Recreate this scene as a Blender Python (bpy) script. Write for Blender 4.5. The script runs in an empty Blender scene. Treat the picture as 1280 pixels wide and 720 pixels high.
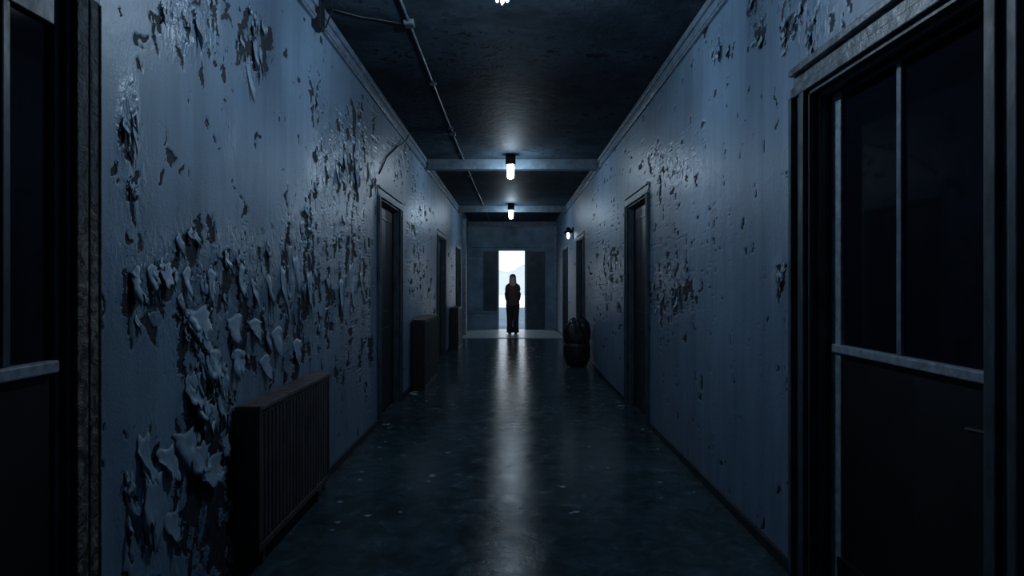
import bpy, bmesh, math, random
import numpy as np
from mathutils import Vector, Matrix
random.seed(7)
sc = bpy.context.scene
C = sc.collection
PI = math.pi
XL, XR, ZC, YE, YB = -1.25, 1.26, 3.07, 18.2, -1.6      # corridor: left wall, right wall, ceiling, end wall, wall behind the camera
H, F = 1.3, 800.0

# ------------------------------------------------------------------ materials
def new_mat(name):
    m = bpy.data.materials.new(name); m.use_nodes = True
    nt = m.node_tree
    return m, nt, nt.nodes['Principled BSDF']

def N(nt, t, **kw):
    n = nt.nodes.new(t)
    for k, v in kw.items():
        if k in n.inputs: n.inputs[k].default_value = v
        else: setattr(n, k, v)
    return n

def ramp(nt, src, stops):
    r = nt.nodes.new('ShaderNodeValToRGB')
    el = r.color_ramp.elements
    while len(el) > 1: el.remove(el[-1])
    el[0].position, el[0].color = stops[0][0], (*stops[0][1], 1) if len(stops[0][1]) == 3 else stops[0][1]
    for p, c in stops[1:]:
        e = el.new(p); e.color = (*c, 1)
    nt.links.new(src, r.inputs[0]); return r

def g(v): return (v, v, v)

def simple(name, col, rough=.5, metal=0, noise=0.25, scale=12, bump=.0, stretch=(1, 1, 1), spec=.5):
    m, nt, b = new_mat(name)
    co = N(nt, 'ShaderNodeNewGeometry')
    mp = N(nt, 'ShaderNodeMapping'); mp.inputs['Scale'].default_value = stretch
    nt.links.new(co.outputs['Position'], mp.inputs[0])
    nz = N(nt, 'ShaderNodeTexNoise', Scale=scale, Detail=6, Roughness=.6)
    nt.links.new(mp.outputs[0], nz.inputs[0])
    lo = tuple(c*(1-noise) for c in col); hi = tuple(min(1, c*(1+noise)) for c in col)
    r = ramp(nt, nz.outputs[0], [(.3, lo), (.7, hi)])
    nt.links.new(r.outputs[0], b.inputs['Base Color'])
    rr = ramp(nt, nz.outputs[0], [(.3, g(min(1, rough*1.2))), (.7, g(rough*.85))])
    nt.links.new(rr.outputs[0], b.inputs['Roughness'])
    b.inputs['Metallic'].default_value = metal
    b.inputs['Specular IOR Level'].default_value = spec
    if bump:
        bp = N(nt, 'ShaderNodeBump', Strength=bump, Distance=.01)
        nt.links.new(nz.outputs[0], bp.inputs['Height']); nt.links.new(bp.outputs[0], b.inputs['Normal'])
    return m

def emit(name, col, s):
    m, nt, b = new_mat(name)
    b.inputs['Base Color'].default_value = (.8, .85, .9, 1)
    b.inputs['Emission Color'].default_value = (*col, 1)
    b.inputs['Emission Strength'].default_value = s
    return m

def wall_material(name, paint, fine):
    """old gloss paint over dark damp plaster; the vertex attribute 'bare' says where paint has come off"""
    m, nt, b = new_mat(name); L = nt.links.new
    geo = N(nt, 'ShaderNodeNewGeometry')
    at = N(nt, 'ShaderNodeAttribute'); at.attribute_name = 'bare'
    streak = N(nt, 'ShaderNodeMapping'); streak.inputs['Scale'].default_value = (1, 5, .55)
    L(geo.outputs['Position'], streak.inputs[0])
    n1 = N(nt, 'ShaderNodeTexNoise', Scale=1.6, Detail=7, Roughness=.62); L(streak.outputs[0], n1.inputs[0])
    n2 = N(nt, 'ShaderNodeTexNoise', Scale=1.1, Detail=4, Roughness=.5); L(geo.outputs['Position'], n2.inputs[0])
    c1 = ramp(nt, n1.outputs[0], [(.3, tuple(c*.70 for c in paint)), (.62, paint)])
    c2 = ramp(nt, n2.outputs[0], [(.35, g(.78)), (.65, g(1.05))])
    mu = N(nt, 'ShaderNodeMix', data_type='RGBA', blend_type='MULTIPLY'); mu.inputs[0].default_value = 1
    L(c1.outputs[0], mu.inputs[6]); L(c2.outputs[0], mu.inputs[7])
    # small chips in the paint
    chs = N(nt, 'ShaderNodeMapping'); chs.inputs['Scale'].default_value = (1, 1.6, .8); L(geo.outputs['Position'], chs.inputs[0])
    n3 = N(nt, 'ShaderNodeTexNoise', Scale=26, Detail=3, Roughness=.6, Distortion=.6); L(chs.outputs[0], n3.inputs[0])
    at2 = N(nt, 'ShaderNodeAttribute'); at2.attribute_name = 'flaky'
    ad = N(nt, 'ShaderNodeMath', operation='MULTIPLY_ADD'); ad.inputs[1].default_value = .16
    L(at2.outputs['Fac'], ad.inputs[0]); L(n3.outputs[0], ad.inputs[2])
    chip = ramp(nt, ad.outputs[0], [(.735, g(0)), (.75, g(1))])
    ea = N(nt, 'ShaderNodeMath', operation='MULTIPLY_ADD'); ea.inputs[1].default_value = .22; L(n3.outputs[0], ea.inputs[0]); L(at.outputs['Fac'], ea.inputs[2])
    eb = ramp(nt, ea.outputs[0], [(.60, g(0)), (.63, g(1))])
    mx = N(nt, 'ShaderNodeMath', operation='MAXIMUM'); L(chip.outputs[0], mx.inputs[0]); L(eb.outputs[0], mx.inputs[1])
    n4 = N(nt, 'ShaderNodeTexNoise', Scale=30, Detail=8, Roughness=.7); L(geo.outputs['Position'], n4.inputs[0])
    pl = ramp(nt, n4.outputs[0], [(.3, (.006, .008, .012)), (.55, (.022, .03, .042)), (.75, (.06, .075, .09))])
    mc = N(nt, 'ShaderNodeMix', data_type='RGBA'); L(mx.outputs[0], mc.inputs[0]); L(mu.outputs[2], mc.inputs[6]); L(pl.outputs[0], mc.inputs[7])
    L(mc.outputs[2], b.inputs['Base Color'])
    rm = N(nt, 'ShaderNodeMix', data_type='RGBA'); L(mx.outputs[0], rm.inputs[0])
    rp = ramp(nt, n4.outputs[0], [(.3, g(.40)), (.7, g(.52))]); rq = ramp(nt, at2.outputs['Fac'], [(.15, g(1)), (.6, g(.5))])
    rx = N(nt, 'ShaderNodeMix', data_type='RGBA', blend_type='MULTIPLY'); rx.inputs[0].default_value = 1
    L(rp.outputs[0], rx.inputs[6]); L(rq.outputs[0], rx.inputs[7]); L(rx.outputs[2], rm.inputs[6]); rm.inputs[7].default_value = (.8, .8, .8, 1)
    L(rm.outputs[2], b.inputs['Roughness'])
    # bumps: roller stipple, chips, blisters
    n5 = N(nt, 'ShaderNodeTexNoise', Scale=fine, Detail=4, Roughness=.55); L(geo.outputs['Position'], n5.inputs[0])
    n6 = N(nt, 'ShaderNodeTexNoise', Scale=14, Detail=5, Roughness=.6, Distortion=1.2); L(chs.outputs[0], n6.inputs[0])
    b1 = N(nt, 'ShaderNodeBump', Strength=.35, Distance=.004); L(n5.outputs[0], b1.inputs['Height'])
    fl = N(nt, 'ShaderNodeMath', operation='MULTIPLY'); L(at2.outputs['Fac'], fl.inputs[0]); L(n6.outputs[0], fl.inputs[1])
    b2 = N(nt, 'ShaderNodeBump', Strength=.6, Distance=.03); L(fl.outputs[0], b2.inputs['Height']); L(b1.outputs[0], b2.inputs['Normal'])
    b3 = N(nt, 'ShaderNodeBump', Strength=.8, Distance=.004, invert=True); L(mx.outputs[0], b3.inputs['Height']); L(b2.outputs[0], b3.inputs['Normal'])
    L(b3.outputs[0], b.inputs['Normal'])
    return m

PAINT = (.23, .345, .475)
M = {}
M['wall_l'] = wall_material('peeling_blue_wall', PAINT, 90)
M['wall_r'] = wall_material('stippled_blue_wall', (.215, .325, .455), 60)
M['flake'] = simple('paint_flake', (.27, .38, .49), .4, noise=.2, scale=20, bump=.2)
M['wall_end'] = simple('end_wall_paint', (.2, .31, .42), .5, noise=.3, scale=3, bump=.3)
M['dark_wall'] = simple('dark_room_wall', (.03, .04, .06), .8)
M['trim'] = simple('cornice_paint', (.17, .23, .30), .4, noise=.45, scale=14, bump=.5)
M['beam'] = simple('beam_paint', (.085, .12, .15), .5, noise=.4, scale=9, bump=.3)
M['flaky_casing'] = simple('flaky_casing_paint', (.12, .15, .175), .35, noise=.95, scale=16, bump=1.0)
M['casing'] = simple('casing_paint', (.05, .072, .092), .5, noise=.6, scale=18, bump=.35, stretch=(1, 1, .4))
M['pale'] = simple('worn_pale_paint', (.30, .37, .43), .45, noise=.45, scale=25, bump=.4)
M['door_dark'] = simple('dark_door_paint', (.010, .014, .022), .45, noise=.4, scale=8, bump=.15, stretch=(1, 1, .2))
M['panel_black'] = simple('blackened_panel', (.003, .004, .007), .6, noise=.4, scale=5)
M['endleaf'] = simple('end_door_paint', (.03, .055, .08), .45, noise=.3, scale=6)
M['rust'] = simple('rusty_radiator', (.075, .062, .064), .45, noise=.5, scale=16, bump=.4, stretch=(1, 1, .4))
M['rust_dark'] = simple('dark_boxed_radiator', (.022, .02, .022), .45, noise=.5, scale=16, bump=.3)
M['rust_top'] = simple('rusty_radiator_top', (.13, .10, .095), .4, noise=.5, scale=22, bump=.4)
M['metal'] = simple('dull_metal', (.12, .13, .14), .35, metal=.7, noise=.3, scale=30)
M['black'] = simple('black_plastic', (.012, .013, .016), .5)
M['bin'] = simple('dark_bin', (.015, .017, .02), .5, noise=.4)
M['bag'] = simple('dark_bin_bag', (.012, .013, .016), .3, noise=.3, scale=40, bump=.8)
M['conduit'] = simple('conduit_paint', (.10, .13, .155), .35, noise=.4, scale=30)
M['skin'] = simple('skin', (.45, .30, .23), .5, noise=.05)
M['coat'] = simple('brown_coat', (.10, .055, .05), .8, noise=.2, scale=40)
M['trousers'] = simple('dark_trousers', (.022, .028, .04), .8, noise=.2, scale=40)
M['shoe'] = simple('shoe', (.02, .02, .02), .4)
M['sole'] = simple('shoe_sole', (.5, .5, .5), .5)
M['chip'] = simple('fallen_paint', (.30, .40, .50), .45, noise=.4, scale=40)
M['ground'] = simple('outside_paving', (.10, .15, .20), .8, noise=.3, scale=1.0)
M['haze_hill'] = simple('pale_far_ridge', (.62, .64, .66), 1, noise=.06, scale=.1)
M['daylit_strip'] = simple('painted_daylight_strip', (.6, .68, .72), .3, noise=.3, scale=10, bump=.2)  # daylight on the floor by the end door, painted in as pale colour

# hair: fair lengths, dark at the roots
m, nt, b = new_mat('fair_hair')
tc = N(nt, 'ShaderNodeTexCoord'); sp = N(nt, 'ShaderNodeSeparateXYZ'); nt.links.new(tc.outputs['Object'], sp.inputs[0])
r = ramp(nt, sp.outputs[2], [(.0, (.5, .40, .27)), (1, (.5, .40, .27))])
mr = N(nt, 'ShaderNodeMapRange'); mr.inputs['From Min'].default_value = 1.43; mr.inputs['From Max'].default_value = 1.51
nt.links.new(sp.outputs[2], mr.inputs[0])
r = ramp(nt, mr.outputs[0], [(.0, (.55, .43, .29)), (.45, (.35, .26, .17)), (.8, (.015, .012, .010))])
nt.links.new(r.outputs[0], b.inputs['Base Color']); b.inputs['Roughness'].default_value = .5
M['hair'] = m

# ceiling: very dark gloss paint, flaking
m, nt, b = new_mat('dark_flaking_ceiling'); L = nt.links.new
geo = N(nt, 'ShaderNodeNewGeometry')
n1 = N(nt, 'ShaderNodeTexNoise', Scale=1.3, Detail=8, Roughness=.65, Distortion=.5); L(geo.outputs['Position'], n1.inputs[0])
n2 = N(nt, 'ShaderNodeTexNoise', Scale=11, Detail=6, Roughness=.62, Distortion=.8); L(geo.outputs['Position'], n2.inputs[0])
r1 = ramp(nt, n1.outputs[0], [(.35, (.018, .027, .036)), (.62, (.055, .08, .105))])
r2 = ramp(nt, n2.outputs[0], [(.56, g(1)), (.6, g(.25))])
mu = N(nt, 'ShaderNodeMix', data_type='RGBA', blend_type='MULTIPLY')
r3 = ramp(nt, n1.outputs[0], [(.44, g(0)), (.56, g(1))]); L(r3.outputs[0], mu.inputs[0])
L(r1.outputs[0], mu.inputs[6]); L(r2.outputs[0], mu.inputs[7]); L(mu.outputs[2], b.inputs['Base Color'])
b.inputs['Roughness'].default_value = .62; b.inputs['Specular IOR Level'].default_value = .04
bp = N(nt, 'ShaderNodeBump', Strength=.5, Distance=.02); L(n2.outputs[0], bp.inputs['Height']); L(bp.outputs[0], b.inputs['Normal'])
M['ceiling'] = m

# floor: worn dark sheet flooring, faint scuffs
m, nt, b = new_mat('worn_dark_floor'); L = nt.links.new
geo = N(nt, 'ShaderNodeNewGeometry')
n1 = N(nt, 'ShaderNodeTexNoise', Scale=1.2, Detail=8, Roughness=.6); L(geo.outputs['Position'], n1.inputs[0])
n2 = N(nt, 'ShaderNodeTexNoise', Scale=7, Detail=7, Roughness=.7, Distortion=.8); L(geo.outputs['Position'], n2.inputs[0])
n3 = N(nt, 'ShaderNodeTexNoise', Scale=24, Detail=4, Roughness=.6); L(geo.outputs['Position'], n3.inputs[0])
r1 = ramp(nt, n1.outputs[0], [(.3, (.032, .062, .077)), (.7, (.066, .112, .134))])
r2 = ramp(nt, n2.outputs[0], [(.4, g(.6)), (.56, g(1)), (.68, g(1.6)), (.72, g(2.4))])
mu = N(nt, 'ShaderNodeMix', data_type='RGBA', blend_type='MULTIPLY'); mu.inputs[0].default_value = 1
L(r1.outputs[0], mu.inputs[6]); L(r2.outputs[0], mu.inputs[7]); L(mu.outputs[2], b.inputs['Base Color'])
rr = ramp(nt, n2.outputs[0], [(.3, g(.13)), (.6, g(.2)), (.7, g(.42))]); L(rr.outputs[0], b.inputs['Roughness']); b.inputs['Specular IOR Level'].default_value = .038
bp = N(nt, 'ShaderNodeBump', Strength=.22, Distance=.004); L(n3.outputs[0], bp.inputs['Height'])
bp2 = N(nt, 'ShaderNodeBump', Strength=.25, Distance=.008); L(n2.outputs[0], bp2.inputs['Height']); L(bp.outputs[0], bp2.inputs['Normal'])
L(bp2.outputs[0], b.inputs['Normal'])
M['floor'] = m

# crumbling casing of the near left door: paint lost in patches
m, nt, b = new_mat('crumbling_casing'); L = nt.links.new
geo = N(nt, 'ShaderNodeNewGeometry')
n1 = N(nt, 'ShaderNodeTexNoise', Scale=22, Detail=6, Roughness=.65, Distortion=1.0); L(geo.outputs['Position'], n1.inputs[0])
r1 = ramp(nt, n1.outputs[0], [(.40, (.018, .018, .02)), (.50, (.11, .11, .105)), (.6, (.26, .25, .22))])
sz = N(nt, 'ShaderNodeSeparateXYZ'); L(geo.outputs['Position'], sz.inputs[0])      # sound paint on the upper part
az = N(nt, 'ShaderNodeMath', operation='MULTIPLY_ADD'); az.inputs[1].default_value = 1.2; L(n1.outputs[0], az.inputs[0]); L(sz.outputs[2], az.inputs[2])
rz = N(nt, 'ShaderNodeMapRange'); rz.inputs['From Min'].default_value = 2.12; rz.inputs['From Max'].default_value = 2.22; L(az.outputs[0], rz.inputs[0])
mz = N(nt, 'ShaderNodeMix', data_type='RGBA'); L(rz.outputs[0], mz.inputs[0]); L(r1.outputs[0], mz.inputs[6]); mz.inputs[7].default_value = (.05, .072, .092, 1)
L(mz.outputs[2], b.inputs['Base Color']); b.inputs['Roughness'].default_value = .65
bp = N(nt, 'ShaderNodeBump', Strength=1.0, Distance=.03); L(n1.outputs[0], bp.inputs['Height']); L(bp.outputs[0], b.inputs['Normal'])
M['crumble'] = m

# glass: darkness of the unlit rooms behind is put into its tint
m, nt, b = new_mat('dark_tinted_glass')
b.inputs['Base Color'].default_value = (.06, .085, .14, 1); b.inputs['Roughness'].default_value = .04
b.inputs['Transmission Weight'].default_value = .9; b.inputs['IOR'].default_value = 1.22
M['glass'] = m

LC = (.60, .80, 1.0)
M['bulb_near'] = emit('near_bulb_glow', LC, 1250)
M['bulb_mid'] = emit('tube_bulb_glow', (.66, .84, 1.0), 110)
M['bulb_far'] = emit('far_bulb_glow', (.66, .84, 1.0), 110)
M['bulb_wall'] = emit('wall_lamp_glow', (.7, .85, 1.0), 8)

# ------------------------------------------------------------------ mesh helpers
class MB:
    def __init__(s): s.bm = bmesh.new()
    def box(s, x0, x1, y0, y1, z0, z1, bev=0):
        t = bmesh.new()
        bmesh.ops.create_cube(t, size=1)
        for v in t.verts:
            v.co = Vector(((x0+x1)/2+v.co.x*abs(x1-x0), (y0+y1)/2+v.co.y*abs(y1-y0), (z0+z1)/2+v.co.z*abs(z1-z0)))
        if bev: bmesh.ops.bevel(t, geom=t.edges[:], offset=bev, segments=2, affect='EDGES', profile=.5)
        s._add(t); return s
    def _add(s, t):
        me = bpy.data.meshes.new('t'); t.to_mesh(me); t.free(); s.bm.from_mesh(me); bpy.data.meshes.remove(me)
    def tube(s, pts, r, n=8):
        pts = [Vector(p) for p in pts]; rings = []
        up = Vector((0, 0, 1))
        for i, p in enumerate(pts):
            d = (pts[min(i+1, len(pts)-1)]-pts[max(i-1, 0)]).normalized()
            a = d.cross(up)
            if a.length < .1: a = d.cross(Vector((1, 0, 0)))
            a.normalize(); c = d.cross(a)
            rad = r[i] if isinstance(r, (list, tuple)) else r
            rings.append([s.bm.verts.new(p+a*math.cos(2*PI*k/n)*rad+c*math.sin(2*PI*k/n)*rad) for k in range(n)])
        for i in range(len(rings)-1):
            for k in range(n):
                s.bm.faces.new((rings[i][k], rings[i][(k+1) % n], rings[i+1][(k+1) % n], rings[i+1][k]))
        s.bm.faces.new(rings[0][::-1]); s.bm.faces.new(rings[-1]); return s
    def lathe(s, prof, c=(0, 0, 0), n=24, axis='z', sx=1, sy=1):
        rings = []
        for r, z in prof:
            ring = []
            for k in range(n):
                a = 2*PI*k/n; p = Vector((r*math.cos(a)*sx, r*math.sin(a)*sy, z))
                if axis == 'x': p = Vector((p.z, p.x, p.y))
                ring.append(s.bm.verts.new(p+Vector(c)))
            rings.append(ring)
        for i in range(len(rings)-1):
            for k in range(n):
                s.bm.faces.new((rings[i][k], rings[i][(k+1) % n], rings[i+1][(k+1) % n], rings[i+1][k]))
        s.bm.faces.new(rings[0][::-1]); s.bm.faces.new(rings[-1]); return s
    def build(s, name, mat, parent=None, smooth=False):
        bmesh.ops.recalc_face_normals(s.bm, faces=s.bm.faces[:])
        me = bpy.data.meshes.new(name); s.bm.to_mesh(me); s.bm.free()
        o = bpy.data.objects.new(name, me); C.objects.link(o)
        if mat: me.materials.append(mat)
        if smooth:
            for p in me.polygons: p.use_smooth = True
        if parent:
            o.parent = parent
            o.matrix_parent_inverse = Matrix.Translation(parent.location).inverted()
        return o

def empty(name, loc):
    o = bpy.data.objects.new(name, None); o.location = loc; o.empty_display_size = .2; C.objects.link(o); return o
def tag(o, label=None, cat=None, group=None, kind=None):
    if label: o['label'] = label
    if cat: o['category'] = cat
    if group: o['group'] = group
    if kind: o['kind'] = kind
    return o
def struct(o, label=None): return tag(o, label, kind='structure')
def copy_tree(o, parent=None):
    c = o.copy(); C.objects.link(c)
    if parent: c.parent = parent
    for ch in list(o.children): copy_tree(ch, c)
    return c

# ------------------------------------------------------------------ numpy noise
TAB = {}
def vnoise(x, y, seed):
    if seed not in TAB: TAB[seed] = np.random.RandomState(seed).rand(256, 256)
    T = TAB[seed]
    xi = np.floor(x).astype(int); yi = np.floor(y).astype(int)
    fx = x-xi; fy = y-yi; fx = fx*fx*(3-2*fx); fy = fy*fy*(3-2*fy)
    a = T[xi % 256, yi % 256]; b_ = T[(xi+1) % 256, yi % 256]; c = T[xi % 256, (yi+1) % 256]; d = T[(xi+1) % 256, (yi+1) % 256]
    return (a*(1-fx)+b_*fx)*(1-fy)+(c*(1-fx)+d*fx)*fy
def fbm(x, y, seed, oct=5, gain=.55):
    t = 0; a = 1; n = 0
    for i in range(oct):
        t = t+a*vnoise(x*2**i, y*2**i, seed+i); n += a; a *= gain
    return t/n
def sstep(a, b_, x):
    t = np.clip((x-a)/(b_-a), 0, 1); return t*t*(3-2*t)

def px_wall(px, py, side):
    d = (640-px) if side < 0 else (px-640)
    Y = abs(XL if side < 0 else XR)*F/d
    return Y, H+(355-py)*Y/F

# blobs in photograph positions on the left wall: (px, py, radius px x, radius px y, weight)
BL = [(240, 30, 40, 45, .17), (316, 62, 18, 45, .27), (160, 155, 14, 55, .22), (165, 220, 22, 60, .10), (285, 150, 12, 60, .10),
      (265, 355, 105, 60, .22), (240, 320, 100, 35, .12), (380, 350, 35, 95, .20), (345, 420, 60, 60, .16),
      (265, 430, 42, 50, .23), (258, 520, 30, 90, .38), (262, 640, 40, 100, .42), (180, 650, 30, 60, .18), (185, 585, 22, 60, .16), (162, 640, 10, 50, .2),
      (430, 210, 40, 70, .20), (420, 330, 40, 120, .15), (440, 380, 30, 100, .15), (455, 450, 16, 50, .13), (165, 375, 10, 40, .25),
      (405, 150, 20, 60, .12), (195, 345, 35, 30, .2),
      (520, 300, 14, 90, .13), (500, 205, 20, 30, .13), (535, 380, 12, 30, .14), (565, 330, 8, 60, .1)]
BR = [(1005, 25, 35, 35, .2), (945, 15, 15, 40, .14), (840, 210, 50, 30, .13), (840, 365, 28, 35, .22), (765, 350, 25, 50, .15),
      (905, 45, 20, 30, .12), (975, 350, 8, 25, .14), (755, 260, 20, 60, .06), (990, 200, 12, 60, .07), (870, 280, 50, 70, .04)]

def weight(Y, Z, side):
    X = abs(XL) if side < 0 else XR
    px = 640+side*X*F/Y; py = 355-(Z-H)*F/Y
    w = np.zeros_like(Y)
    for (cx, cy, rx, ry, k) in (BL if side < 0 else BR):
        q = ((px-cx)/rx)**2+((py-cy)/ry)**2
        w = np.maximum(w, k*np.exp(-np.power(q, 1.5)*.6))
    return w

def bare_field(Y, Z, side):
    sd = 11 if side < 0 else 71
    wy = (fbm(Y*9, Z*9, sd+30, 3)-.5)*.14; wz = (fbm(Y*9, Z*9, sd+40, 3)-.5)*.14
    n = fbm((Y+wy)*19+5, (Z+wz)*9+9, sd, 4, .6)
    W = weight(Y, Z, side)
    return n+W, W

TH = .735
def build_wall(name, side, holes, mat, ends):
    X0 = XL if side < 0 else XR
    a = 1.02*1000
    ys = []
    y = ends[0]
    ys = list(np.arange(ends[0], 1.5, .12))
    pxs = np.arange(a/1.5, 46, -1.5 if side < 0 else -1.7)      # evenly fine as seen from along the corridor
    ys += [a/p for p in pxs if a/p < ends[1]] + [ends[1]]
    zs = list(np.arange(0, ZC, .006 if side < 0 else .0075)) + [ZC]
    for (h0, h1, ht) in holes: ys += [h0, h1]; zs += [ht]
    ys = np.array(sorted(set(round(v, 4) for v in ys))); zs = np.array(sorted(set(round(v, 4) for v in zs)))
    Yg, Zg = np.meshgrid(ys, zs, indexing='ij')
    f, W = bare_field(Yg, Zg, side)
    bare = sstep(TH-.012, TH+.012, f)
    near = np.exp(-np.abs(f-TH)/.03)*(f < TH)
    lift = near*(.003+.010*np.clip(W/.25, 0, 1))*fbm(Yg*7, Zg*7, 5, 2)
    und = (fbm(Yg*3, Zg*3, 91, 3)-.5)*.008
    edge = np.ones_like(Yg)
    for (h0, h1, ht) in holes:
        dd = np.maximum(np.maximum(h0-Yg, Yg-h1), Zg-ht); edge = np.minimum(edge, sstep(0.0, .05, dd))
    disp = (0.004*(1-bare)+lift+und*.6)*edge
    Xg = X0-side*disp
    nY, nZ = len(ys), len(zs)
    co = np.stack([Xg, Yg, Zg], -1).reshape(-1, 3)
    idx = np.arange(nY*nZ).reshape(nY, nZ)
    yc = (ys[:-1]+ys[1:])/2; zc = (zs[:-1]+zs[1:])/2
    keep = np.ones((nY-1, nZ-1), bool)
    for (h0, h1, ht) in holes: keep &= ~(((yc > h0) & (yc < h1))[:, None] & (zc < ht)[None, :])
    q = np.stack([idx[:-1, :-1], idx[1:, :-1], idx[1:, 1:], idx[:-1, 1:]], -1)[keep]
    if side > 0: q = q[:, ::-1]
    # masonry behind the paint: one slab per stretch between doors and one over each door
    T = .13
    bco, bq = [], []
    def slab(y0, y1, z0, z1):
        x0, x1 = X0+side*.006, X0+side*T
        k = len(co)+len(bco)
        for x in (x0, x1):
            for yy in (y0, y1):
                for zz in (z0, z1): bco.append((x, yy, zz))
        for fc in ((0, 1, 3, 2), (4, 6, 7, 5), (0, 4, 5, 1), (2, 3, 7, 6), (1, 5, 7, 3), (0, 2, 6, 4)): bq.append([k+i for i in fc])
    cur = ends[0]
    for (h0, h1, ht) in sorted(holes):
        slab(cur, h0, 0, ZC); slab(h0, h1, ht, ZC); cur = h1
    slab(cur, ends[1], 0, ZC)
    allco = np.vstack([co, np.array(bco)]); allq = np.vstack([q, np.array(bq)])
    me = bpy.data.meshes.new(name)
    me.from_pydata(allco.tolist(), [], allq.tolist()); me.update()
    for nm, arr in (('bare', np.clip(.5+(f-TH)*2.5, 0, 1)), ('flaky', np.clip(W/.25, 0, 1))):
        A = me.attributes.new(nm, 'FLOAT', 'POINT')
        A.data.foreach_set('value', np.concatenate([arr.reshape(-1), np.zeros(len(bco))]).astype(np.float32))
    nf = len(q)
    sm = np.zeros(len(allq), bool); sm[:nf] = True
    me.polygons.foreach_set('use_smooth', sm)
    me.materials.append(mat)
    o = bpy.data.objects.new(name, me); C.objects.link(o); struct(o)
    return o

HL = [(.60, 1.81, 2.13), (6.02, 7.08, 2.12), (10.75, 11.8, 2.12), (14.3, 15.3, 2.12)]
HR = [(1.68, 2.72, 2.12), (5.95, 6.93, 2.14), (11.2, 12.2, 2.12), (14.5, 15.5, 2.12)]
wall_left = build_wall('wall_left', -1, HL, M['wall_l'], (YB, YE))
tag(wall_left, 'long blue corridor wall on the left with paint peeling off in sheets')
wall_right = build_wall('wall_right', 1, HR, M['wall_r'], (YB, YE))
tag(wall_right, 'long blue stippled corridor wall on the right, mostly sound paint')

# ------------------------------------------------------------------ curled flakes of paint hanging from the left wall
def flakes(name, side, parent, spots):
    bm = bmesh.new()
    X0 = XL if side < 0 else XR
    for (Y, Z, w, h, curl, lift) in spots:
        nu, nv = 7, 8
        ph = random.random()*6; sk = random.uniform(-.35, .35); lean = random.uniform(-.25, .25)
        tip = random.uniform(.15, .7); jag = [random.uniform(.62, 1.15) for _ in range(nu)]
        rows = []
        for j in range(nv):
            t = j/(nv-1); row = []
            for i in range(nu):
                u = i/(nu-1)*2-1
                wid = w*.5*(1-(1-tip)*t**1.4)*(1+.10*math.sin(ph+j*1.3))*(1+.16*math.sin(ph*5+j*2.7+i))
                hh = h*t*jag[i]
                ang = curl*t
                off = lift*math.sin(min(ang, 2.6))*(t**1.6)*(1+.35*u*lean*3)+.003*t
                drop = hh if ang < 1.4 else h*jag[i]*(t-.16*(ang-1.4))
                yy = Y+u*wid+sk*h*t*.5+.008*math.sin(ph*3+t*5)
                zz = Z-drop+.01*math.sin(ph+u*3)+(.02 if j == 0 else 0)*u*lean
                xx = X0-side*(.005+off+.005*math.cos(u*1.6+ph)*t)
                row.append(bm.verts.new((xx, yy, zz)))
            rows.append(row)
        for j in range(nv-1):
            for i in range(nu-1):
                bm.faces.new((rows[j][i], rows[j][i+1], rows[j+1][i+1], rows[j+1][i]))
    me = bpy.data.meshes.new(name); bm.to_mesh(me); bm.free()
    for p in me.polygons: p.use_smooth = True
    me.materials.append(M['flake'])
    o = bpy.data.objects.new(name, me); C.objects.link(o); o.parent = parent
    md = o.modifiers.new('thick', 'SOLIDIFY'); md.thickness = .0018
    tag(o, kind='stuff')
    return o
random.seed(21)
spots = []
def P(px, py, wpx, hpx, curl=1.2, lift=.035, side=-1):
    Y, Z = px_wall(px, py, side)
    sc_ = Y/F
    # a flake's width lies along Y, seen foreshortened
    dY = wpx*Y*Y/(abs(XL)*F)
    spots.append((Y, Z, dY*.8, hpx*sc_, curl, lift*.62))
# the large sheets that stand out
for a in [(165, 335, 14, 45), (205, 330, 20, 34), (188, 332, 12, 40), (232, 335, 12, 48), (262, 338, 14, 40), (246, 385, 34, 44, 1.9, .05), (238, 395, 24, 40, 1.7, .045),
          (300, 330, 9, 50), (316, 350, 9, 40), (334, 345, 9, 45), (352, 335, 8, 60), (368, 320, 8, 50), (386, 340, 8, 60), (290, 395, 22, 36, 1.9, .045),
          (318, 400, 20, 34, 1.8, .045), (345, 410, 16, 34, 1.8, .04), (370, 425, 12, 36, 1.8, .04), (262, 440, 30, 40, 2.0, .05), (296, 438, 22, 36, 1.9, .04),
          (330, 445, 16, 30, 1.8, .04), (240, 470, 26, 50, 1.8, .05), (252, 500, 24, 44, 2.0, .05), (228, 540, 34, 50, 1.6, .06), (246, 560, 34, 34, 2.0, .06),
          (205, 560, 30, 50, 1.2, .05), (176, 545, 18, 60, 1.3, .05), (188, 600, 26, 80, .9, .04), (160, 600, 9, 80, 1.2, .05), (212, 640, 26, 50, 1.2, .04),
          (198, 590, 44, 95, .7, .02), (258, 575, 40, 34, 2.0, .05), (165, 150, 6, 60, .9, .02), (316, 50, 6, 40, 1.2, .03), (308, 70, 5, 50, 1.2, .02), (325, 62, 5, 40, 1.2, .03), (245, 20, 7, 40, 1.2, .03),
          (430, 190, 6, 34), (445, 200, 5, 30), (420, 205, 6, 30), (460, 205, 4, 26), (438, 330, 6, 50), (426, 350, 6, 45), (450, 340, 4, 45)]:
    P(*a)
tries = 0
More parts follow.
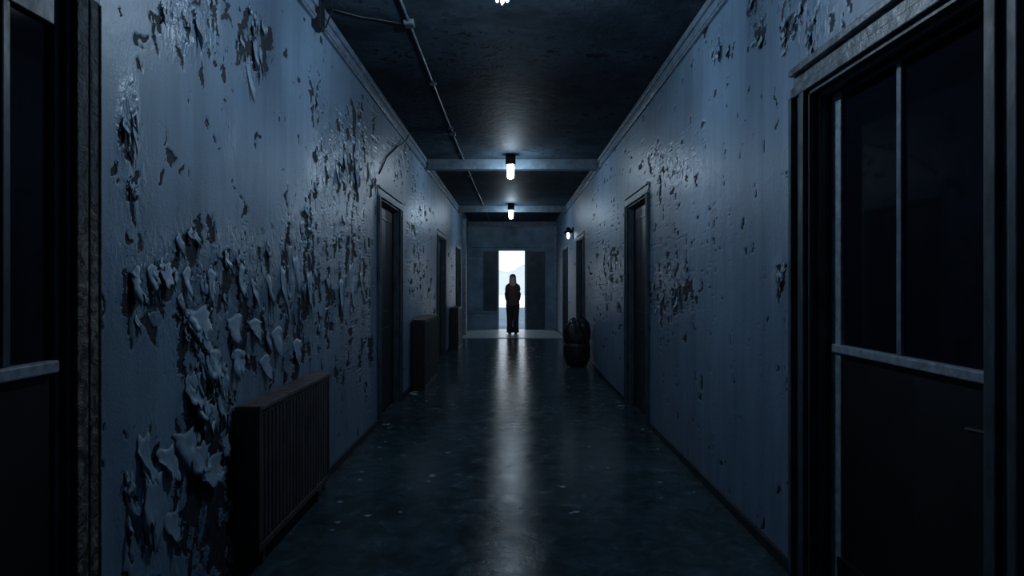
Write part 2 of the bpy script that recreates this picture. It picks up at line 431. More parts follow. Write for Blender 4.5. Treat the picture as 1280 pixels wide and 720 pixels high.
while len(spots) < 210 and tries < 60000:
    tries += 1
    px, py = random.uniform(132, 468), random.uniform(2, 700)
    Y, Z = px_wall(px, py, -1)
    if Z < .1 or Z > 2.9 or 2.8 < Y < 4.0 and Z < .78: continue
    f, W = bare_field(np.array([[Y]]), np.array([[Z]]), -1)
    if 222 < px < 292 and py > 575 or 185 < px < 235 and py > 600: continue
    if f[0, 0] > TH+.005 and W[0, 0] > .09:
        # hang it from the upper rim of the bare patch
        zz = Z
        for k in range(20):
            if bare_field(np.array([[Y]]), np.array([[zz]]), -1)[0][0, 0] < TH: break
            zz += .008
        s = random.uniform(.35, .8)*(.4+W[0, 0]*2.2)
        spots.append((Y, zz+.004, .07*s*random.uniform(.6, 1.3), .10*s*random.uniform(.6, 1.6), random.uniform(.6, 1.7), .016*s))
flakes('peeling_paint', -1, wall_left, spots)
rs = []
tries = 0
while len(rs) < 70 and tries < 60000:
    tries += 1
    px, py = random.uniform(735, 1030), random.uniform(2, 500)
    Y, Z = px_wall(px, py, 1)
    if Z < .2 or Z > 2.9 or 5.7 < Y < 7.1: continue
    f, W = bare_field(np.array([[Y]]), np.array([[Z]]), 1)
    if f[0, 0] > TH and W[0, 0] > .06:
        s = random.uniform(.3, .7)
        rs.append((Y, Z+.02, .06*s, .09*s, random.uniform(.8, 2), .02*s))
flakes('peeling_paint', 1, wall_right, rs)

# ------------------------------------------------------------------ shell
RX = 3.4    # outer walls of the dark side rooms
o = MB().box(-RX-.1, RX+.1, YB-.1, YE+.12, -.12, 0).build('floor', M['floor']); struct(o, 'worn dark glossy corridor floor with scuffs')
o = MB().box(-RX-.1, RX+.1, YB-.1, YE+.12, ZC, ZC+.12).build('ceiling', M['ceiling']); struct(o, 'dark flaking corridor ceiling')
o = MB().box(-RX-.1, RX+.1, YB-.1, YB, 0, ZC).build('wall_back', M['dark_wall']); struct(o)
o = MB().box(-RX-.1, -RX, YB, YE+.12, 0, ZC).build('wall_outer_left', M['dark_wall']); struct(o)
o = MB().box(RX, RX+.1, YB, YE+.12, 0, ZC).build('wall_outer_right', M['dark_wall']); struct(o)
# end wall with the open doorway
DX0, DX1, DZ = -.375, .365, 2.25
w = MB()
w.box(-RX, DX0, YE, YE+.12, 0, ZC); w.box(DX1, RX, YE, YE+.12, 0, ZC); w.box(DX0, DX1, YE, YE+.12, DZ, ZC)
o = w.build('wall_end', M['wall_end']); struct(o, 'blue end wall of the corridor around the bright doorway')
w = MB(); w.box(XL+.005, XR-.005, YE-.16, YE, ZC-.11, ZC, .008).box(XL+.04, XR-.04, YE-.05, YE, 2.93, 2.965, .004)
struct(w.build('trim_1', M['trim']), 'beam across the ceiling at the end wall')
w = MB(); w.box(XL+.02, DX0-.06, YE-.06, YE, .48, .54, .008)
struct(w.build('trim_2', M['trim']), 'low ledge on the end wall left of the doorway')
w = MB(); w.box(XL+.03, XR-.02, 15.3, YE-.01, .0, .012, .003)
struct(w.build('trim_3', M['daylit_strip']), 'floor strip before the end doorway, coloured pale for the daylight falling there')
w = MB(); w.box(-.16, 1.22, YE-.035, YE, 2.33, 2.90, .01); w.box(-1.18, -.24, YE-.045, YE, 2.33, 2.90, .01)
struct(w.build('trim_4', M['wall_end']), 'raised panels of the end wall over the doorway')
# vertical corner trims / pilasters
struct(MB().box(XR-.07, XR-.005, YE-.10, YE-.005, 0, ZC-.12, .006).build('trim_5', M['pale']), 'pale upright trim in the far right corner')
struct(MB().box(XL+.006, XL+.09, 16.1, 16.5, 0, ZC-.12, .006).build('trim_6', M['trim']), 'shallow pilaster near the end of the left wall')

for k, yy in ((9, 9.05), (10, 14.42)):
    m_ = MB(); m_.box(XL+.052, XR-.052, yy, yy+.16, 2.925, ZC, .006)
    struct(m_.build('trim_%d' % k, M['beam']), 'shallow painted beam across the ceiling just behind the %s light' % ('middle' if k == 9 else 'farthest'))
# cornices: stepped moulding along both walls
def cornice(name, side, segs, z0=2.945, label=None):
    m_ = MB(); X0 = XL if side < 0 else XR
    for (a, b_) in segs:
        m_.box(X0-side*.004, X0-side*.030, a, b_, z0, ZC-.002, .005)
        m_.box(X0-side*.02, X0-side*.050, a, b_, z0+.075, ZC-.003, .004)
        m_.box(X0-side*.02, X0-side*.040, a, b_, z0+.012, z0+.034, .004)
    o = m_.build(name, M['trim']); struct(o, label); return o
cl = cornice('trim_7', -1, [(YB, 3.98), (4.06, 12.1), (12.16, YE-.17)], label='stepped cornice along the top of the left wall')
cr = cornice('trim_8', 1, [(YB, YE-.17)], label='stepped cornice along the top of the right wall')
MB().box(XL+.003, XL+.062, 3.97, 4.07, 2.90, ZC-.002, .006).build('joint_sleeve', M['black'], cl)

def baseboard(name, side, segs):
    m_ = MB(); X0 = XL if side < 0 else XR
    for (a, b_) in segs:
        m_.box(X0-side*.004, X0-side*.020, a, b_, 0, .055, .003)
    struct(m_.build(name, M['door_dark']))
baseboard('baseboard_left', -1, [(YB, .42), (1.93, 5.88), (7.22, 10.62), (11.94, 14.2), (15.42, 16.08)])
baseboard('baseboard_right', 1, [(YB, 1.58), (2.87, 5.80), (7.08, 11.08), (12.34, 14.38), (15.64, YE-.11)])

# ------------------------------------------------------------------ doors
def casing(parent, side, h0, h1, ht, w, mat, head=None, depth=.09, far_mat=None):
    """moulded architrave round an opening plus the reveal lining; w = width of the architrave"""
    X0 = XL if side < 0 else XR
    bands = ((0, .48, .022), (.52, .90, .024), (.93, 1, .027)) if far_mat else (((0, .34, .024), (.76, 1, .034)) if w > .11 else ((0, .22, .024), (.25, .74, .015), (.76, 1, .030)))
    def arch(m_, a, b_, z0, z1, horiz):
        # a = inner edge, b_ = outer edge; three stepped bands
        s = 1 if b_ > a else -1; ww = abs(b_-a)
        for (p, q, t) in bands:
            lo, hi = a+s*ww*p, a+s*ww*q
            if horiz: m_.box(X0+side*.004, X0-side*t, z0, z1, min(lo, hi), max(lo, hi), .004)
            else: m_.box(X0+side*.004, X0-side*t, min(lo, hi), max(lo, hi), z0, z1, .004)
        if horiz: m_.box(X0+side*.004, X0-side*.008, z0, z1, a, b_)
        else: m_.box(X0+side*.004, X0-side*.008, min(a, b_), max(a, b_), z0, z1)
    m_ = MB(); arch(m_, h1, h1+w, 0, ht, False); m_.build('architrave_upright', far_mat or mat, parent)
    m_ = MB(); arch(m_, h0, h0-w, 0, ht, False); m_.build('architrave_upright', mat, parent)
    m_ = MB(); arch(m_, ht, ht+w, h0-w, h1+w, True); m_.build('architrave_head', head or mat, parent)
    m_ = MB()
    m_.box(X0-side*.004, X0+side*.13, h1-.018, h1+.004, 0, ht); m_.box(X0-side*.004, X0+side*.13, h0-.004, h0+.018, 0, ht)
    m_.box(X0-side*.004, X0+side*.13, h0, h1, ht-.018, ht+.004)
    # door stops, stepping back in two
    s0 = .056 if far_mat else .03; s1 = s0+.025
    m_.box(X0+side*s0, X0+side*s1, h1-.035, h1-.016, 0, ht-.01, .003); m_.box(X0+side*s0, X0+side*s1, h0+.016, h0+.035, 0, ht-.01, .003)
    m_.box(X0+side*s0, X0+side*s1, h0+.02, h1-.02, ht-.035, ht-.016, .003)
    m_.build('frame', mat, parent)

def panel_door(n, side, h0, h1, ht, label, mat=None):
    X0 = XL if side < 0 else XR
    e = empty('door_%d' % n, (X0, (h0+h1)/2, 0)); struct(e, label)
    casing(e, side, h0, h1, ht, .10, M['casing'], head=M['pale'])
    a, b_ = h0+.02, h1-.02
    xf = X0+side*.058
    m_ = MB(); m_.box(xf, xf+side*.04, a, b_, .008, ht-.02, .003)
    for (z0, z1) in ((.15, .85), (1.0, ht-.15)):
        m_.box(xf-side*.006, xf+side*.01, a+.12, a+.14, z0, z1, .002); m_.box(xf-side*.006, xf+side*.01, b_-.14, b_-.12, z0, z1, .002)
        m_.box(xf-side*.006, xf+side*.01, a+.12, b_-.12, z0, z0+.02, .002); m_.box(xf-side*.006, xf+side*.01, a+.12, b_-.12, z1-.02, z1, .002)
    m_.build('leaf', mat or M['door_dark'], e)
    yk = a+.07
    k = MB(); k.lathe([(.018, 0), (.018, .006), (.008, .01), (.008, .03), (.02, .036), (.024, .048), (.016, .06), (.002, .063)][::1], (0, 0, 0), 16, 'x')
    o = k.build('knob', M['metal'], e, True)
    if side < 0: o.data.transform(Matrix.Translation((xf, yk, .98)))
    else: o.data.transform(Matrix.Translation((xf, yk, .98)) @ Matrix.Rotation(PI, 4, 'Z'))
    return e

panel_door(3, -1, *HL[1], 'dark recessed door in the left wall between the two nearest radiators')
panel_door(4, 1, *HR[1], 'dark recessed door midway along the right wall')
panel_door(5, -1, *HL[2], 'dark door in the left wall between the two far radiators')
panel_door(6, 1, *HR[2], 'dark door in the right wall behind the bin')
panel_door(7, -1, *HL[3], 'last dark door in the left wall')
panel_door(8, 1, *HR[3], 'last dark door in the right wall')

def glazed_door(n, side, h0, h1, ht, w, mull, label, left):
    X0 = XL if side < 0 else XR
    e = empty('door_%d' % n, (X0, (h0+h1)/2, 0)); struct(e, label)
    casing(e, side, h0, h1, ht, w, M['casing'], head=None if left else M['flaky_casing'], far_mat=M['crumble'] if left else None)
    xf = X0+side*(.012 if left else .085); xb = xf+side*.042
    a, b_ = h0+.02, h1-.02
    sill, top = (1.09 if left else 1.05), ht-(.115 if left else .045)
    st = M['trim'] if left else M['pale']
    MB().box(xf, xb, b_-(.022 if left else .08), b_, .01, ht-.02, .004).build('stile', M['casing'] if left else M['pale'], e)
    MB().box(xf, xb, a, a+(.05 if left else .115), .01, ht-.02, .004).build('stile', M['door_dark'], e)
    MB().box(xf+side*.001, xb-side*.001, a+.05, b_-(.022 if left else .08), top, ht-.02, .003).build('top_rail', M['casing'], e)
    MB().box(xf-side*.012, xb, a+.05, b_-.02, sill-.034, sill, .005).build('glazing_ledge', M['pale'], e)
    MB().box(xf+side*.004, xb-side*.004, mull-.014, mull+.014 if not left else mull+.012, sill, top, .004).build('mullion', M['casing'] if left else M['trim'], e)
    for (p, q) in ((a+(.05 if left else .115), mull-.014), (mull+.012, b_-(.022 if left else .08))):
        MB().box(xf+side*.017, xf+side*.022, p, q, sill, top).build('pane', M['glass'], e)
    lp = MB(); lp.box(xf+side*.010, xb-side*.004, a+.05, b_-(.022 if left else .08), .01, sill-.034)
    lp.box(xf+side*.0, xf+side*.012, a+.05, a+.13, .01, sill-.034, .002).box(xf+side*.0, xf+side*.012, a+.13, b_-.05, .01, .18, .002)
    lp.build('lower_panel', M['panel_black'], e)
    # lever handle on a plate
    yk = a+.03
    hb = MB().box(xf, xf-side*.006, yk-.018, yk+.018, .78, .97, .002).tube([(xf, yk, .89), (xf-side*.04, yk, .89), (xf-side*.045, yk+.04, .89), (xf-side*.045, yk+.10, .885)], .007)
    hb.build('handle', M['black'], e)
    return e
glazed_door(1, -1, *HL[0], .10, 1.605, 'near glazed door in the left wall with a crumbling frame', True)
glazed_door(2, 1, *HR[0], .125, 2.235, 'near glazed door in the right wall with a pale glazing ledge', False)

# end doorway: frame and the two leaves
e = empty('door_9', (0, YE, 0)); struct(e, 'open doorway to the bright outside at the end of the corridor')
m_ = MB(); m_.box(DX0-.045, DX0+.004, YE-.03, YE+.12, 0, DZ+.045, .005).box(DX1-.004, DX1+.045, YE-.03, YE+.12, 0, DZ+.045, .005)
m_.box(DX0-.03, DX1+.03, YE-.04, YE+.12, DZ-.004, DZ+.06, .005)
m_.build('frame', M['pale'], e)
def leaf(name, x0, x1, z0, z1):
    m_ = MB(); y1 = YE-.03
    m_.box(x0, x1, y1-.04, y1, z0, z1, .004)
    o = m_.build(name, M['endleaf'], e)
    mm = MB()
    for (a, b_) in ((z0+.12, z0+(z1-z0)*.45), (z0+(z1-z0)*.52, z1-.12)):
        mm.box(x0+.08, x1-.08, y1-.052, y1-.038, a, b_, .004)
    mm.build('raised_panel', M['endleaf'], o)
    return o
leaf('leaf', DX1+.05, DX1+.56, .02, 2.22)
leaf('leaf', DX0-.42, DX0-.05, .56, 2.22)
MB().tube([(DX1+.50, YE-.07, 1.0), (DX1+.50, YE-.12, 1.0), (DX1+.40, YE-.12, 1.0)], .009).build('handle', M['metal'], e)
# dull panel on the far end wall
t = empty('wall_panel', (-1.0, YE-.03, .62)); tag(t, 'dull blue upright board on the end wall left of the doorway', 'board')
MB().box(-1.2, -.83, YE-.025, YE, .62, 2.0, .004).build('board', M['wall_end'], t)
MB().box(-1.2, -.83, YE-.05, YE-.004, 2.0, 2.05, .004).build('top_ledge', M['pale'], t)

# ------------------------------------------------------------------ radiators
def radiator(y0, y1, z0, z1, x0, x1, label, cov):
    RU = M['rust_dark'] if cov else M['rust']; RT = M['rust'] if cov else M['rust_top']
    e = empty('radiator', ((x0+x1)/2, (y0+y1)/2, 0)); tag(e, label, 'radiator', 'radiators along the left wall')
    MB().box(x0, x1, y0, y0+.022, z0, z1-.02, .003).build('end_panel', RU, e)
    MB().box(x0, x1, y1-.022, y1, z0, z1-.02, .003).build('end_panel', RU, e)
    MB().box(x0, x1+.008, y0-.006, y1+.006, z1-.022, z1, .004).build('top_panel', RT, e)
    n = int((y1-y0-.044)/.048)
    m_ = MB(); st = (y1-y0-.044)/n
    m_.box(x1-.03, x1-.022, y0+.02, y1-.02, z0+.02, z1-.02)
    for i in range(n):
        a = y0+.022+i*st
        m_.box(x1-.026, x1-.004, a+.006, a+st-.006, z0+.03, z1-.045, .006)
    m_.box(x1-.028, x1-.001, y0+.022, y1-.022, z1-.045, z1-.021, .003).box(x1-.028, x1-.001, y0+.022, y1-.022, z0, z0+.03, .003)
    m_.build('ribbed_front', RU, e)
    if z0 > .05:
        for yy in (y0+.12, y1-.14):
            MB().box(x0+.03, x1-.03, yy, yy+.03, 0, z0+.01, .003).build('foot', RU, e)
        MB().tube([(x0+.05, y1-.01, z0+.06), (x0+.05, y1+.06, z0+.06), (x0+.05, y1+.08, z0+.03), (x0+.05, y1+.08, 0)], .011).build('feed_pipe', RU, e)
    return e
radiator(2.85, 3.95, .10, .755, XL+.015, -1.125, 'nearest rusty ribbed radiator, on the left wall under the worst peeling paint', 0)
radiator(7.85, 9.2, .0, .86, XL+.024, -1.07, 'dark boxed radiator on the left wall just beyond the first recessed door', 1)
radiator(12.75, 13.75, .0, .83, XL+.024, -1.07, 'farthest dark boxed radiator, small on the left wall near the end', 1)

# ------------------------------------------------------------------ ceiling lights
def shaded_lamp(x, y, label):
    e = empty('ceiling_light', (x, y, ZC)); tag(e, label, 'lamp')
    MB().lathe([(.045, ZC), (.045, ZC-.02), (.012, ZC-.03), (.010, 2.92)], (x, y, 0), 20).build('stem', M['black'], e, True)
    s = MB(); s.lathe([(.012, 2.935), (.05, 2.93), (.12, 2.915), (.160, 2.88), (.170, 2.852), (.164, 2.852), (.150, 2.878), (.11, 2.90), (.04, 2.91), (.004, 2.912)], (x, y, 0), 36)
    s.build('shade', M['black'], e, True)
    for k, dx in enumerate((-.026, 0, .026)):
        hz = 2.752 if k != 1 else 2.742
        MB().lathe([(.009, 2.905), (.010, hz+.07), (.006, hz+.065)], (x+dx, y, 0), 12).build('socket', M['metal'], e, True)
        MB().lathe([(.004, hz+.069), (.0085, hz+.055), (.0095, hz+.03), (.007, hz+.008), (.002, hz)], (x+dx, y, 0), 14).build('bulb', M['bulb_near'], e, True)
    return e
shaded_lamp(-.05, 3.30, 'nearest ceiling light, three small bright bulbs at the top edge of the picture')
def tube_lamp(x, y, label, mat, zt=0):
    e = empty('ceiling_light', (x, y, ZC)); tag(e, label, 'lamp')
    MB().lathe([(.065, ZC), (.065, ZC-.03), (.07, ZC-.035), (.07, ZC-.135), (.06, ZC-.145)], (x, y, 0), 24).build('socket', M['black'], e, True)
    MB().lathe([(.045, ZC-.143), (.047, ZC-.17), (.047, ZC-.29), (.040, ZC-.32), (.022, ZC-.333)], (x, y, 0), 24).build('bulb', mat, e, True)
    return e
tube_lamp(-.02, 8.75, 'middle ceiling light, a glowing tube under a dark socket', M['bulb_mid'])
tube_lamp(-.02, 14.1, 'farthest ceiling light, a small glow near the end wall', M['bulb_far'])
# wall lamp
e = empty('wall_lamp', (XR, 13.1, 2.3)); tag(e, 'small lit lamp with a dark hood on the far right wall', 'lamp')
MB().box(XR-.035, XR-.007, 13.04, 13.16, 2.22, 2.46, .008).build('backplate', M['black'], e)
MB().lathe([(.02, 2.46), (.05, 2.44), (.10, 2.34), (.094, 2.34), (.045, 2.43), (.01, 2.44)], (XR-.11, 13.1, 0), 20).build('hood', M['black'], e, True)
MB().lathe([(.01, 2.42), (.022, 2.36), (.03, 2.30), (.028, 2.25), (.01, 2.225)], (XR-.11, 13.1, 0), 20).build('bulb', M['bulb_wall'], e, True)

# ------------------------------------------------------------------ conduit and cables
CXX = -.69
e = MB().tube([(CXX, YB+.02, ZC-.013), (CXX, 8.0, ZC-.013), (-.66, 12, ZC-.013), (-.62, 15.2, ZC-.013), (-.62, YE-.18, ZC-.013)], .009, 10).build('conduit', M['conduit'])
tag(e, 'thin pale conduit running along the dark ceiling, left of the lights', 'pipe')
for i, yy in enumerate((2.2, 3.9, 5.6, 7.2, 8.6, 10.4, 12.2, 14.0)):
    MB().box(CXX-.03+(.03 if yy > 11 else 0), CXX+.03+(.03 if yy > 11 else 0), yy, yy+.02, ZC-.028, ZC-.001, .003).build('clip', M['conduit'], e)
cond = e
def jbox(y, label):
    e = MB().box(CXX-.035, CXX+.035, y-.04, y+.04, ZC-.035, ZC-.001, .006).build('junction_box', M['conduit'], cond)
    MB().box(CXX-.03, CXX+.03, y-.035, y+.035, ZC-.040, ZC-.035, .002).build('cover', M['metal'], e)
jbox(4.30, 'junction box on the ceiling conduit nearest the camera')
jbox(7.45, 'junction box on the ceiling conduit near the middle ceiling light')
c = MB().tube([(XL+.036, 4.02, 2.88), (XL+.07, 4.06, 2.93), (XL+.10, 4.1, ZC-.010), (-1.0, 4.22, ZC-.008), (-.85, 4.27, ZC-.012), (-.742, 4.3, ZC-.02)], .006, 8).build('cable', M['black'], None, True)
tag(c, 'black cable crossing the ceiling from the cornice joint sleeve to the conduit', 'cable')
c = MB().tube([(XL+.012, 5.97, 2.33), (XL+.018, 6.3, 2.55), (XL+.016, 6.9, 2.78), (XL+.045, 7.2, 2.90), (XL+.075, 7.34, 3.02), (XL+.11, 7.38, ZC-.009), (-.95, 7.36, ZC-.010), (-.742, 7.45, ZC-.02)], .007, 8).build('cable', M['black'], None, True)
tag(c, 'black cable drooping down the left wall above the recessed door', 'cable')

# ------------------------------------------------------------------ bin by the right wall
bx, by, br = 1.025, 10.1, .20
e = empty('waste_bin', (bx, by, 0)); tag(e, 'dark rounded waste bin with a crumpled bag against the right wall', 'bin')
s = MB(); s.lathe([(.10, 0), (br*.76, .015), (br*.93, .09), (br, .20), (br, .32), (br*.97, .37), (br*.93, .37), (br*.9, .33), (br*.9, .1), (.02, .05)], (bx, by, 0), 32)
s.build('tub', M['bin'], e, True)
s = MB()
for k in range(16):
    a = 2*PI*k/16; 
    s.tube([(bx+math.cos(a)*br*1.0, by+math.sin(a)*br*1.0, .12), (bx+math.cos(a)*(br+.004), by+math.sin(a)*(br+.004), .25), (bx+math.cos(a)*(br+.004), by+math.sin(a)*(br+.004), .33)], .006, 6)
s.build('ribs', M['bin'], e)
s = MB(); prof = [(br*.88, .30), (br*.98, .39), (br*1.04, .46), (br*1.0, .54), (br*.92, .62), (br*.74, .68), (br*.46, .71), (br*.1, .69)]
s.lathe(prof, (bx, by, 0), 40)
for v in s.bm.verts:
    a = math.atan2(v.co.y-by, v.co.x-bx); k = 1+.10*math.sin(a*5+v.co.z*14)*(v.co.z > .4)+.05*math.sin(a*11-v.co.z*30)*(v.co.z > .4)
    if v.co.z > .5: v.co.z += .05*math.sin(a*3+1)+.03*math.sin(a*7)
    v.co.x = bx+(v.co.x-bx)*min(k, 1.08); v.co.y = by+(v.co.y-by)*k
s.build('bin_bag', M['bag'], e, True)

# ------------------------------------------------------------------ fallen chips of paint on the floor
random.seed(5)
def chip_mesh(i):
    bm = bmesh.new(); n = 7
    c = bm.verts.new((0, 0, .006)); ring = []
    for k in range(n):
        a = 2*PI*k/n; r = random.uniform(.5, 1)
        ring.append(bm.verts.new((math.cos(a)*r, math.sin(a)*r*.7, random.uniform(.0, .35)*(1 if k % 2 else .2))))
    for k in range(n): bm.faces.new((c, ring[k], ring[(k+1) % n]))
    r = bmesh.ops.extrude_face_region(bm, geom=bm.faces[:])
    for v in r['geom']:
        if isinstance(v, bmesh.types.BMVert): v.co.z += .04
    bmesh.ops.recalc_face_normals(bm, faces=bm.faces[:])
    me = bpy.data.meshes.new('paint_chip'); bm.to_mesh(me); bm.free(); me.materials.append(M['chip']); return me
cms = [chip_mesh(i) for i in range(6)]
spots = [(505, 493, .09), (514, 490, .06), (465, 531, .05), (777, 503, .05), (790, 508, .07), (560, 566, .03), (540, 595, .035), (536, 602, .03),
         (703, 609, .035), (720, 640, .035), (714, 641, .02), (650, 636, .02), (460, 645, .03), (500, 640, .02), (425, 628, .03), (760, 585, .02)]
for k in range(34):
    side = random.choice((-1, 1, -1, 0)); Yk = random.uniform(3.0, 9)
    X = (side*random.uniform(.85, 1.17)) if side else random.uniform(-.9, .9)
    if X < -1.0 and (2.8 < Yk < 4.1 or 7.8 < Yk < 9.25): X = -.95
    spots.append((640+X*F/Yk, 355+H*F/Yk, random.uniform(.012, .028)))
for i, (px, py, s) in enumerate(spots):
    Yk = H*F/(py-355); X = (px-640)*Yk/F
    X = max(-1.16, min(1.17, X))
    o = bpy.data.objects.new('paint_chip', cms[i % 6]); C.objects.link(o)
    o.location = (X, Yk, .0005); o.scale = (s, s, s*.5); o.rotation_euler = (0, 0, random.uniform(0, 6))
    if i == 0: lb = 'largest pale paint flake on the floor before the boxed radiator past the left door'
    elif i in (3, 4): lb = 'fallen paint flake on the floor beside the recessed door on the right'
    else: lb = 'small chip of fallen paint lying on the dark corridor floor'
    tag(o, lb, 'paint chip', 'paint chips on the floor')

# ------------------------------------------------------------------ person
def skin_mesh(name, verts, edges, radii, mat, parent, root=0, sub=2):
    me = bpy.data.meshes.new(name); me.from_pydata(verts, edges, []); me.update()
    o = bpy.data.objects.new(name, me); C.objects.link(o); o.parent = parent
    md = o.modifiers.new('skin', 'SKIN'); md.use_smooth_shade = True
    for i, r in enumerate(radii):
        sv = me.skin_vertices[0].data[i]; sv.radius = r if isinstance(r, tuple) else (r, r); sv.use_root = (i == root)
    s = o.modifiers.new('sub', 'SUBSURF'); s.levels = sub; s.render_levels = sub
    me.materials.append(mat); return o
PX, PY = .02, 16.45
per = empty('person', (PX, PY, .012)); tag(per, 'person standing with back turned in the bright doorway, long fair hair, brown coat, dark trousers', 'person')
# body (faces +Y, towards the light); local coordinates, z up from the floor
V = [(0, 0, .86), (0, 0, .98), (0, .01, 1.12), (0, 0, 1.24), (0, -.005, 1.315), (0, .01, 1.36),      # pelvis, waist, chest, shoulders, neck
     (.075, 0, .80), (.072, .005, .45), (.07, -.01, .09), (.075, .10, .035),                         # right leg, foot
     (-.075, 0, .80), (-.072, .005, .45), (-.07, -.01, .09), (-.075, .10, .035),
     (.13, 0, 1.24), (.166, -.02, 1.04), (.155, .09, .87), (-.13, 0, 1.24), (-.166, -.02, 1.04), (-.155, .09, .87)]
E = [(0, 1), (1, 2), (2, 3), (3, 4), (4, 5), (0, 6), (6, 7), (7, 8), (8, 9), (0, 10), (10, 11), (11, 12), (12, 13), (3, 14), (14, 15), (15, 16), (3, 17), (17, 18), (18, 19)]
R = [(.13, .09), (.105, .08), (.125, .09), (.12, .075), .048, .045, .075, .052, .035, .03, .075, .052, .035, .03, .032, .028, .022, .032, .028, .022]
skin_mesh('body', V, E, R, M['skin'], per)
# hands: palm, four fingers, thumb
for s in (1, -1):
    hv = [(.155*s, .09, .87), (.150*s, .105, .83), (.147*s, .115, .80)]; he = [(0, 1), (1, 2)]; hr = [.02, (.03, .014), (.03, .013)]
    for k, ln in enumerate((.060, .068, .063, .048)):
        dx = (-.024+.016*k); i0 = len(hv)
        hv += [(.147*s+.3*dx*s, .117+dx*.8, .785), (.143*s+.3*dx*s, .122+dx*.8, .785-ln*.5), (.136*s+.3*dx*s, .118+dx*.8, .785-ln)]
        he += [(2, i0), (i0, i0+1), (i0+1, i0+2)]; hr += [.009, .0085, .007]
    i0 = len(hv); hv += [(.140*s, .140, .825), (.135*s, .155, .80), (.132*s, .158, .775)]
    he += [(1, i0), (i0, i0+1), (i0+1, i0+2)]; hr += [.011, .010, .008]
    skin_mesh('hand', hv, he, hr, M['skin'], per, 0, 1)
# head with a face (towards the outside)
bm = bmesh.new(); bmesh.ops.create_uvsphere(bm, u_segments=32, v_segments=24, radius=1)
for v in bm.verts:
    x, y, z = v.co
    ww = .072*(1-.22*max(0, -z)); v.co = Vector((x*ww, y*.088*(1-.12*max(0, -z)), z*.108))
    if y > .5:
        if abs(x) < .22 and -.35 < z < .15: v.co.y += .018*(1-abs(x)/.22)*(1-(z+.35)/.5*.7)          # nose
        if abs(abs(x)-.4) < .18 and abs(z-.08) < .14: v.co.y -= .009                              # eye sockets
        if abs(x) < .32 and abs(z+.52) < .07: v.co.y += .004                                      # mouth
    v.co += Vector((0, .012, 1.425))
me = bpy.data.meshes.new('head'); bm.to_mesh(me); bm.free(); me.materials.append(M['skin'])
for p in me.polygons: p.use_smooth = True
o = bpy.data.objects.new('head', me); C.objects.link(o); o.parent = per
hd = o
for s in (1, -1):
    ev = MB(); ev.lathe([(.002, -.012), (.009, -.008), (.012, 0), (.009, .008), (.002, .012)], (s*.029, .086, 1.433), 12)
    o = ev.build('eye', M['sole'], None, True); o.parent = hd
    ev = MB(); ev.lathe([(.003, -.03), (.012, -.02), (.016, .005), (.012, .025), (.003, .03)], (s*.072, .01, 1.42), 10, sx=.5)
    o = ev.build('ear', M['skin'], None, True); o.parent = hd
# long hair falling to the shoulder blades
bm = bmesh.new(); rows = []
prof = [(1.545, .010, .010), (1.538, .045, .05), (1.515, .070, .082), (1.475, .084, .098), (1.43, .088, .102), (1.38, .090, .098), (1.33, .094, .088), (1.28, .100, .078), (1.23, .096, .07), (1.18, .075, .06), (1.155, .05, .05)]
for j, (z, rx, ry) in enumerate(prof):
    row = []
    for k in range(36):
        a = 2*PI*k/36; cx = math.cos(a); sy = math.sin(a)
        yy = sy*ry-.012
        if z < 1.49: yy = min(yy, .045-.25*(1.49-z)*1.0)      # open around the face
        r_ = 1+.035*math.sin(k*2.6)*min(1, j/3)
        row.append(bm.verts.new((cx*rx*r_, yy*r_-(.02 if z < 1.35 else 0), z+.012*math.sin(k*1.9)*(j > 8))))
    rows.append(row)
for j in range(len(rows)-1):
    for k in range(36): bm.faces.new((rows[j][k], rows[j][(k+1) % 36], rows[j+1][(k+1) % 36], rows[j+1][k]))
bm.faces.new(rows[0]); bm.faces.new(rows[-1][::-1])
bmesh.ops.recalc_face_normals(bm, faces=bm.faces[:])
me = bpy.data.meshes.new('hair'); bm.to_mesh(me); bm.free(); me.materials.append(M['hair'])
for p in me.polygons: p.use_smooth = True
o = bpy.data.objects.new('hair', me); C.objects.link(o); o.parent = per
# coat: body tube and two sleeves
bm = bmesh.new(); rows = []
for (z, rx, ry, y0) in [(1.335, .055, .055, 0), (1.31, .09, .07, 0), (1.28, .135, .088, 0), (1.22, .158, .10, 0), (1.10, .150, .108, 0), (1.0, .140, .105, 0), (.90, .150, .115, 0), (.80, .165, .125, 0), (.74, .172, .128, 0), (.73, .166, .122, 0)]:
    rows.append([bm.verts.new((math.copysign(abs(math.cos(2*PI*k/32))**.85, math.cos(2*PI*k/32))*rx, math.sin(2*PI*k/32)*ry*(1+.03*math.sin(k*3))+y0, z)) for k in range(32)])
for j in range(len(rows)-1):
    for k in range(32): bm.faces.new((rows[j][k], rows[j][(k+1) % 32], rows[j+1][(k+1) % 32], rows[j+1][k]))
me = bpy.data.meshes.new('coat'); bm.to_mesh(me); bm.free(); me.materials.append(M['coat'])
for p in me.polygons: p.use_smooth = True
o = bpy.data.objects.new('coat', me); C.objects.link(o); o.parent = per
o.modifiers.new('t', 'SOLIDIFY').thickness = .006
coat = o
for s in (1, -1):
    m_ = MB(); m_.tube([(s*.10, 0, 1.27), (s*.135, -.002, 1.235), (s*.155, -.012, 1.15), (s*.168, -.018, 1.04), (s*.165, .03, .96), (s*.153, .082, .885)], [.030, .048, .048, .044, .040, .036], 14)
    o = m_.build('sleeve', M['coat'], None, True); o.parent = coat
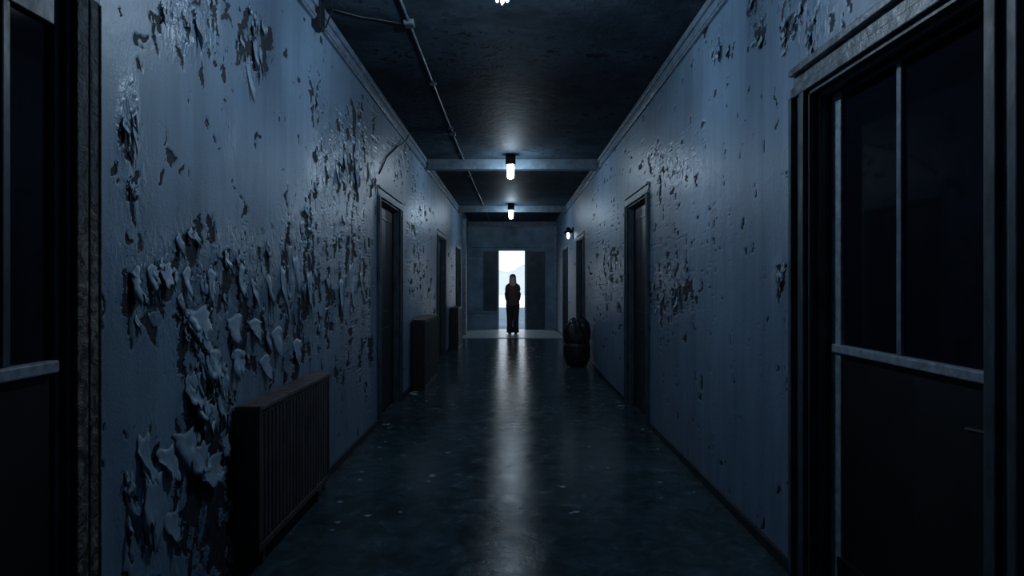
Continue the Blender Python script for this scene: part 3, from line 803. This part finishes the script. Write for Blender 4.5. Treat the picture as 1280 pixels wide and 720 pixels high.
# wide trousers, one mesh
m_ = MB()
for s in (1, -1):
    m_.tube([(s*.065, 0, .88), (s*.080, 0, .74), (s*.078, .005, .45), (s*.076, -.005, .20), (s*.078, .0, .045)], [.095, .098, .078, .075, .082], 20)
o = m_.build('trousers', M['trousers'], None, True); o.parent = per
for s in (1, -1):
    bm = bmesh.new(); bmesh.ops.create_uvsphere(bm, u_segments=16, v_segments=10, radius=1)
    for v in bm.verts: v.co = Vector((v.co.x*.042+s*.077, v.co.y*.12+.045, max(v.co.z, -.25)*.055+.027))
    me = bpy.data.meshes.new('shoe'); bm.to_mesh(me); bm.free(); me.materials.append(M['shoe'])
    for p in me.polygons: p.use_smooth = True
    o = bpy.data.objects.new('shoe', me); C.objects.link(o); o.parent = per
    k = MB(); k.box(s*.077-.040, s*.077+.040, -.075, .155, .0, .016, .006); q = k.build('sole', M['sole'], None); q.parent = o

# ------------------------------------------------------------------ outside
o = MB().box(-14, 14, YE+.12, 36, -.14, -.02).build('ground', M['ground']); struct(o, 'grey paving outside the doorway')
bm = bmesh.new(); random.seed(3); prev = None
for k in range(81):      # a far low ridge, 300 m off
    x = -60+k*1.5; h = 8.4+1.6*math.sin(k*.31)+.8*math.sin(k*.9)+random.uniform(-.5, .5)
    ring = [bm.verts.new((x, 296, -4)), bm.verts.new((x, 298, h*.6)), bm.verts.new((x, 301, h)), bm.verts.new((x, 306, h*.7)), bm.verts.new((x, 310, -4))]
    if prev:
        for i in range(4): bm.faces.new((prev[i], ring[i], ring[i+1], prev[i+1]))
    prev = ring
bmesh.ops.recalc_face_normals(bm, faces=bm.faces[:])
me = bpy.data.meshes.new('distant_ridge'); bm.to_mesh(me); bm.free(); me.materials.append(M['haze_hill'])
for p in me.polygons: p.use_smooth = True
o = bpy.data.objects.new('distant_ridge', me); C.objects.link(o); struct(o, 'pale hazy ridge far outside the doorway')

wd = bpy.data.worlds.new('world'); sc.world = wd; wd.use_nodes = True
bg = wd.node_tree.nodes['Background']; bg.inputs[0].default_value = (.78, .89, 1.0, 1); bg.inputs[1].default_value = 1.6

# ------------------------------------------------------------------ camera
cam = bpy.data.cameras.new('camera'); co = bpy.data.objects.new('camera', cam); C.objects.link(co)
co.location = (0, 0, H); co.rotation_euler = (PI/2, 0, 0)
cam.sensor_width = 36; cam.lens = 36*F/1280; cam.shift_y = -5/1280; cam.clip_start = .02
sc.camera = co
vs = sc.view_settings
vs.view_transform = 'Standard'; vs.look = 'None'; vs.exposure = 0; vs.gamma = 1; vs.use_curve_mapping = False
